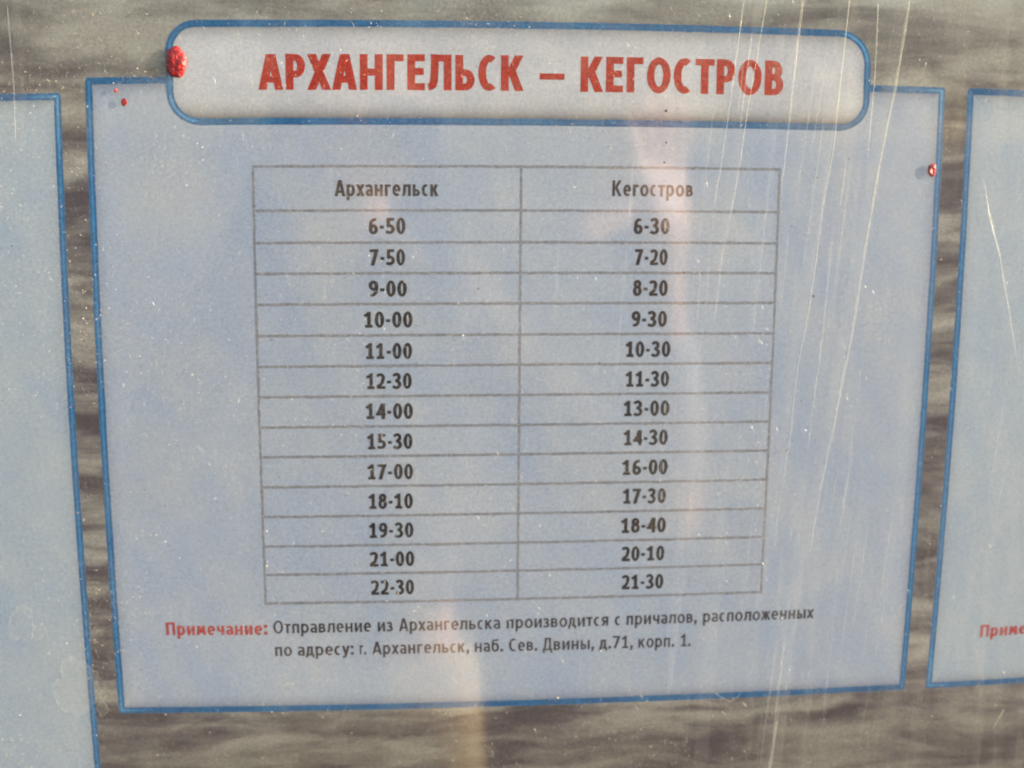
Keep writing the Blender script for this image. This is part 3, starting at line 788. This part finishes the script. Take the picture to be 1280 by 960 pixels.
for sx in (1, -1):
    hip = limb(0, [(px0+sx*.085, py0, .80, .066), (px0+sx*.095, py0+.01, .62, .060), (px0+sx*.10, py0+.015, .45, .052), (px0+sx*.105, py0-.005, .26, .048), (px0+sx*.105, py0-.02, .09, .034)])
    limb(hip, [(px0+sx*.11, py0+.05, .035, .034), (px0+sx*.115, py0+.13, .03, .028)])
    if sx < 0:
        wx = CAMB + RX*(sx*.085) - UP*.035 - FW*.035; elbow = (px0-.235, py0+.13, 1.08, .042)
        sh = limb(3, [(px0+sx*.13, py0, 1.28, .06), (px0+sx*.18, py0+.01, 1.22, .050), elbow,
                      ((elbow[0]+wx.x)/2, (elbow[1]+wx.y)/2, (elbow[2]+wx.z)/2, .036), (wx.x, wx.y, wx.z, .026)])
        pm = CAMB + RX*(sx*.062) - UP*.016 - FW*.022
        palm = limb(sh, [(pm.x, pm.y, pm.z, .020)])
        for k, (up, ln, r) in enumerate(((.026, .9, .0085), (.009, 1.0, .009), (-.009, .95, .0085), (-.024, .75, .0075))):
            a = CAMB + RX*(sx*.056) + UP*(up*.8) + FW*.002; b = CAMB + RX*(sx*.050) + UP*up + FW*(.021); c = CAMB + RX*(sx*(.050-.024*ln)) + UP*(up*.95) + FW*(.0225)
            limb(palm, [(a.x, a.y, a.z, r), (b.x, b.y, b.z, r), (c.x, c.y, c.z, r*.85)])
        a = CAMB + RX*(sx*.052) - UP*.018 - FW*.026; b = CAMB + RX*(sx*.034) - UP*.008 - FW*.024; limb(palm, [(a.x, a.y, a.z, .011), (b.x, b.y, b.z, .009)])
    else:                                          # right forearm upright beside the camera, hand half closed
        n0 = len(J)
        sh = limb(3, [(px0+.13, py0, 1.28, .06), (px0+.19, py0+.01, 1.21, .050), (.325, py0+.15, 1.035, .043), (.300, -.77, 1.17, .040), (.276, -.68, 1.325, .028)])
        palm = limb(sh, [(.268, -.655, 1.375, .030), (.264, -.645, 1.415, .034)])
        for kx, ky, q in ((.286, -.668, ((.290, -.670, 1.462), (.289, -.662, 1.485), (.282, -.648, 1.498))), (.270, -.652, ((.272, -.652, 1.468), (.270, -.644, 1.496), (.262, -.630, 1.508))),
                          (.254, -.636, ((.253, -.634, 1.466), (.249, -.624, 1.492), (.240, -.612, 1.502))), (.239, -.620, ((.235, -.616, 1.458), (.228, -.606, 1.478), (.219, -.596, 1.486)))):
            limb(palm, [(kx, ky, 1.435, .0110), (*q[0], .0105), (*q[1], .0098), (*q[2], .0085)])
        limb(palm, [(.234, -.612, 1.400, .013), (.202, -.592, 1.388, .0120), (.172, -.578, 1.376, .0105)])
        for q in range(n0+3, len(J)): J[q] = (J[q][0]-.022, J[q][1], J[q][2]+.035, J[q][3]*(1.5 if q > n0+4 else 1.15))
skinned('body', J, Bn, SKIN, person)
# face: nose, eyes, ears, mouth
def blob(name, c, r, mat, parent, n=10):
    V, Fc = [], []
    for j in range(n+1):
        for i in range(2*n):
            t, ph = pi*i/n, pi*j/n; V.append((c[0]+r[0]*sin(ph)*cos(t), c[1]+r[1]*sin(ph)*sin(t), c[2]+r[2]*cos(ph)))
    for j in range(n):
        for i in range(2*n): Fc.append((j*2*n+i, j*2*n+(i+1) % (2*n), (j+1)*2*n+(i+1) % (2*n), (j+1)*2*n+i))
    return mesh(name, V, Fc, mat, parent, smooth=True)
EYE = simple('eye', (.05, .04, .035), .2); LIP = simple('lips', (.42, .17, .14), .5)
hy = py0+.055
blob('nose', (px0, hy+.088, 1.485), (.013, .020, .022), SKIN, person); blob('mouth', (px0, hy+.074, 1.447), (.024, .010, .006), LIP, person)
for sx in (1, -1):
    blob('eye', (px0+sx*.030, hy+.076, 1.507), (.013, .010, .007), EYE, person); blob('ear', (px0+sx*.076, hy-.005, 1.49), (.010, .018, .030), SKIN, person)
bm = bmesh.new(); bmesh.ops.create_icosphere(bm, subdivisions=4, radius=1)
for v in bm.verts:
    n_ = noise.noise(v.co*6)*.06 + noise.noise(Vector((v.co.x*25, v.co.y*25, v.co.z*3)))*.03
    k = 1 + n_; v.co = Vector((px0 + v.co.x*.092*k, hy-.012 + v.co.y*.098*k, 1.515 + v.co.z*.105*k))
bmesh.ops.delete(bm, geom=[v for v in bm.verts if v.co.y > hy+.068 and v.co.z < 1.56 or v.co.z < 1.42], context='VERTS')
me = bpy.data.meshes.new('hair'); bm.to_mesh(me); bm.free(); me.materials.append(HAIR)
hair = bpy.data.objects.new('hair', me); COL.objects.link(hair); hair.parent = person; hair.matrix_parent_inverse = Matrix.Translation(person.location).inverted()
for p in me.polygons: p.use_smooth = True
# jacket and trousers a finger's breadth outside the body
K_ = [(px0, py0, .84, .155, .12), (px0, py0, 1.0, .145, .115), (px0, py0+.005, 1.17, .155, .115), (px0, py0+.01, 1.29, .125, .095), (px0, py0+.02, 1.345, .082), (px0, py0+.04, 1.415, .086)]
E_ = [(0, 1), (1, 2), (2, 3), (3, 4), (4, 5)]
for sx in (1, -1):
    wx = CAMB + RX*(sx*.085) - UP*.035 - FW*.035; i = len(K_)
    if sx < 0:
        elbow = (px0-.235, py0+.13, 1.08); K_ += [(px0+sx*.135, py0, 1.285, .075), (px0+sx*.185, py0+.01, 1.22, .064), (*elbow, .056), ((elbow[0]+wx.x)/2, (elbow[1]+wx.y)/2, (elbow[2]+wx.z)/2, .048), (wx.x*1.0+.012, wx.y+.008, wx.z+.01, .040)]
        E_ += [(3, i), (i, i+1), (i+1, i+2), (i+2, i+3), (i+3, i+4)]
    else:                                          # this sleeve is pushed up over the elbow
        K_ += [(px0+.135, py0, 1.285, .075), (px0+.19, py0+.01, 1.21, .064), (.320, py0+.145, 1.045, .058)]
        E_ += [(3, i), (i, i+1), (i+1, i+2)]
skinned('jacket', K_, E_, JACKET, person)
K_ = [(px0, py0, .87, .13, .10)]; E_ = []
for sx in (1, -1):
    i = len(K_); K_ += [(px0+sx*.088, py0, .79, .094), (px0+sx*.096, py0+.01, .62, .080), (px0+sx*.10, py0+.015, .45, .068), (px0+sx*.105, py0-.005, .26, .062), (px0+sx*.105, py0-.015, .10, .058)]
    E_ += [(0, i), (i, i+1), (i+1, i+2), (i+2, i+3), (i+3, i+4)]
SHIRT = simple('pale_shirt_cloth', (.40, .37, .34), .9)
skinned('shirt_sleeve', [(.305, -.86, 1.085, .056), (.282, -.77, 1.205, .052), (.262, -.70, 1.318, .043)], [(0, 1), (1, 2)], SHIRT, person)
skinned('trousers', K_, E_, TROUSER, person)
for sx in (1, -1): skinned('shoe', [(px0+sx*.105, py0-.04, .05, .046), (px0+sx*.11, py0+.05, .045, .046), (px0+sx*.115, py0+.14, .040, .038)], [(0, 1), (1, 2)], SHOE, person)

# the compact camera in the hands, its front just behind the point the picture is taken from
SILVER = simple('brushed_silver', (.55, .55, .56), .35, metal=.6); BLACKP = simple('black_plastic', (.03, .03, .03), .35)
def oriented(v): return CAMB + RX*v[0] + FW*v[1] + UP*v[2]
def bevel_box(name, sx, sy, sz, off, mat, parent, r=.006):
    bm = bmesh.new(); bmesh.ops.create_cube(bm, size=1)
    for v in bm.verts: v.co = Vector((v.co.x*sx, v.co.y*sy, v.co.z*sz))
    bmesh.ops.bevel(bm, geom=bm.edges[:], offset=r, segments=3, affect='EDGES', profile=.6)
    for v in bm.verts: v.co = oriented(v.co + Vector(off))
    me = bpy.data.meshes.new(name); bm.to_mesh(me); bm.free(); me.materials.append(mat)
    o = bpy.data.objects.new(name, me); COL.objects.link(o)
    if parent: o.parent = parent
    return o
compact = bevel_box('compact_camera', .098, .024, .058, (0, -.004, 0), SILVER, None)
tag(compact, 'silver compact camera held up in both hands of the reflected photographer', 'camera')
def turned(name, prof, off, mat, parent, n=32):
    V, Fc = [], []
    for y, r in prof:
        for i in range(n): V.append(oriented((off[0]+cos(2*pi*i/n)*r, off[1]+y, off[2]+sin(2*pi*i/n)*r)))
    for j in range(len(prof)-1):
        for i in range(n): Fc.append((j*n+i, j*n+(i+1) % n, (j+1)*n+(i+1) % n, (j+1)*n+i))
    Fc.append(tuple(range((len(prof)-1)*n, len(prof)*n)))
    return mesh(name, V, Fc, mat, parent, smooth=False)
turned('lens_barrel', [(.006, .024), (.010, .024), (.0105, .020), (.018, .020), (.0185, .017), (.0225, .017), (.0228, .012)], (0, 0, 0), SILVER, compact)
turned('lens_glass', [(.0229, .0118), (.0231, .006)], (0, 0, 0), BLACKP, compact)
bevel_box('shutter_button', .012, .010, .004, (.032, -.004, .030), SILVER, compact, .001)
bevel_box('flash_window', .014, .003, .008, (.030, .0085, .018), simple('flash_window_plastic', (.7, .7, .72), .2), compact, .001)

# added wood, unseen directly: a dark mass keeping sky out of the cover's reflection
random.seed(3)
LEAF = simple('dark_foliage', (.045, .055, .03), .8, vary=.5, scale=.6)
V, Fc = [], []
for k in range(5200):
    x = random.uniform(-190, 150); top = 11 + 5*noise.noise(Vector((x*.05, 0, 1))) + 3*noise.noise(Vector((x*.22, 5, 1)))
    z = random.uniform(.2, 1)**.7*top; y = -88 + random.uniform(-7, 7) - z*.25; r = random.uniform(.5, 1.5)
    i = len(V); u = Vector((random.gauss(0, 1), random.gauss(0, 1), random.gauss(0, 1))).normalized(); w = u.cross(Vector((random.random(), .3, random.random()))).normalized(); c = Vector((x, y, max(z, r)))
    V += [c+u*r, c+w*r*.8, c-u*r, c-w*r*.8, c+u.cross(w)*r*.7]; Fc += [(i, i+1, i+4), (i+1, i+2, i+4), (i+2, i+3, i+4), (i+3, i, i+4), (i, i+3, i+2, i+1)]
wood = mesh('added_wood', V, Fc, LEAF); tag(wood, 'added dark wood out of view, keeping sky out of the reflection', 'wood', kind='stuff')
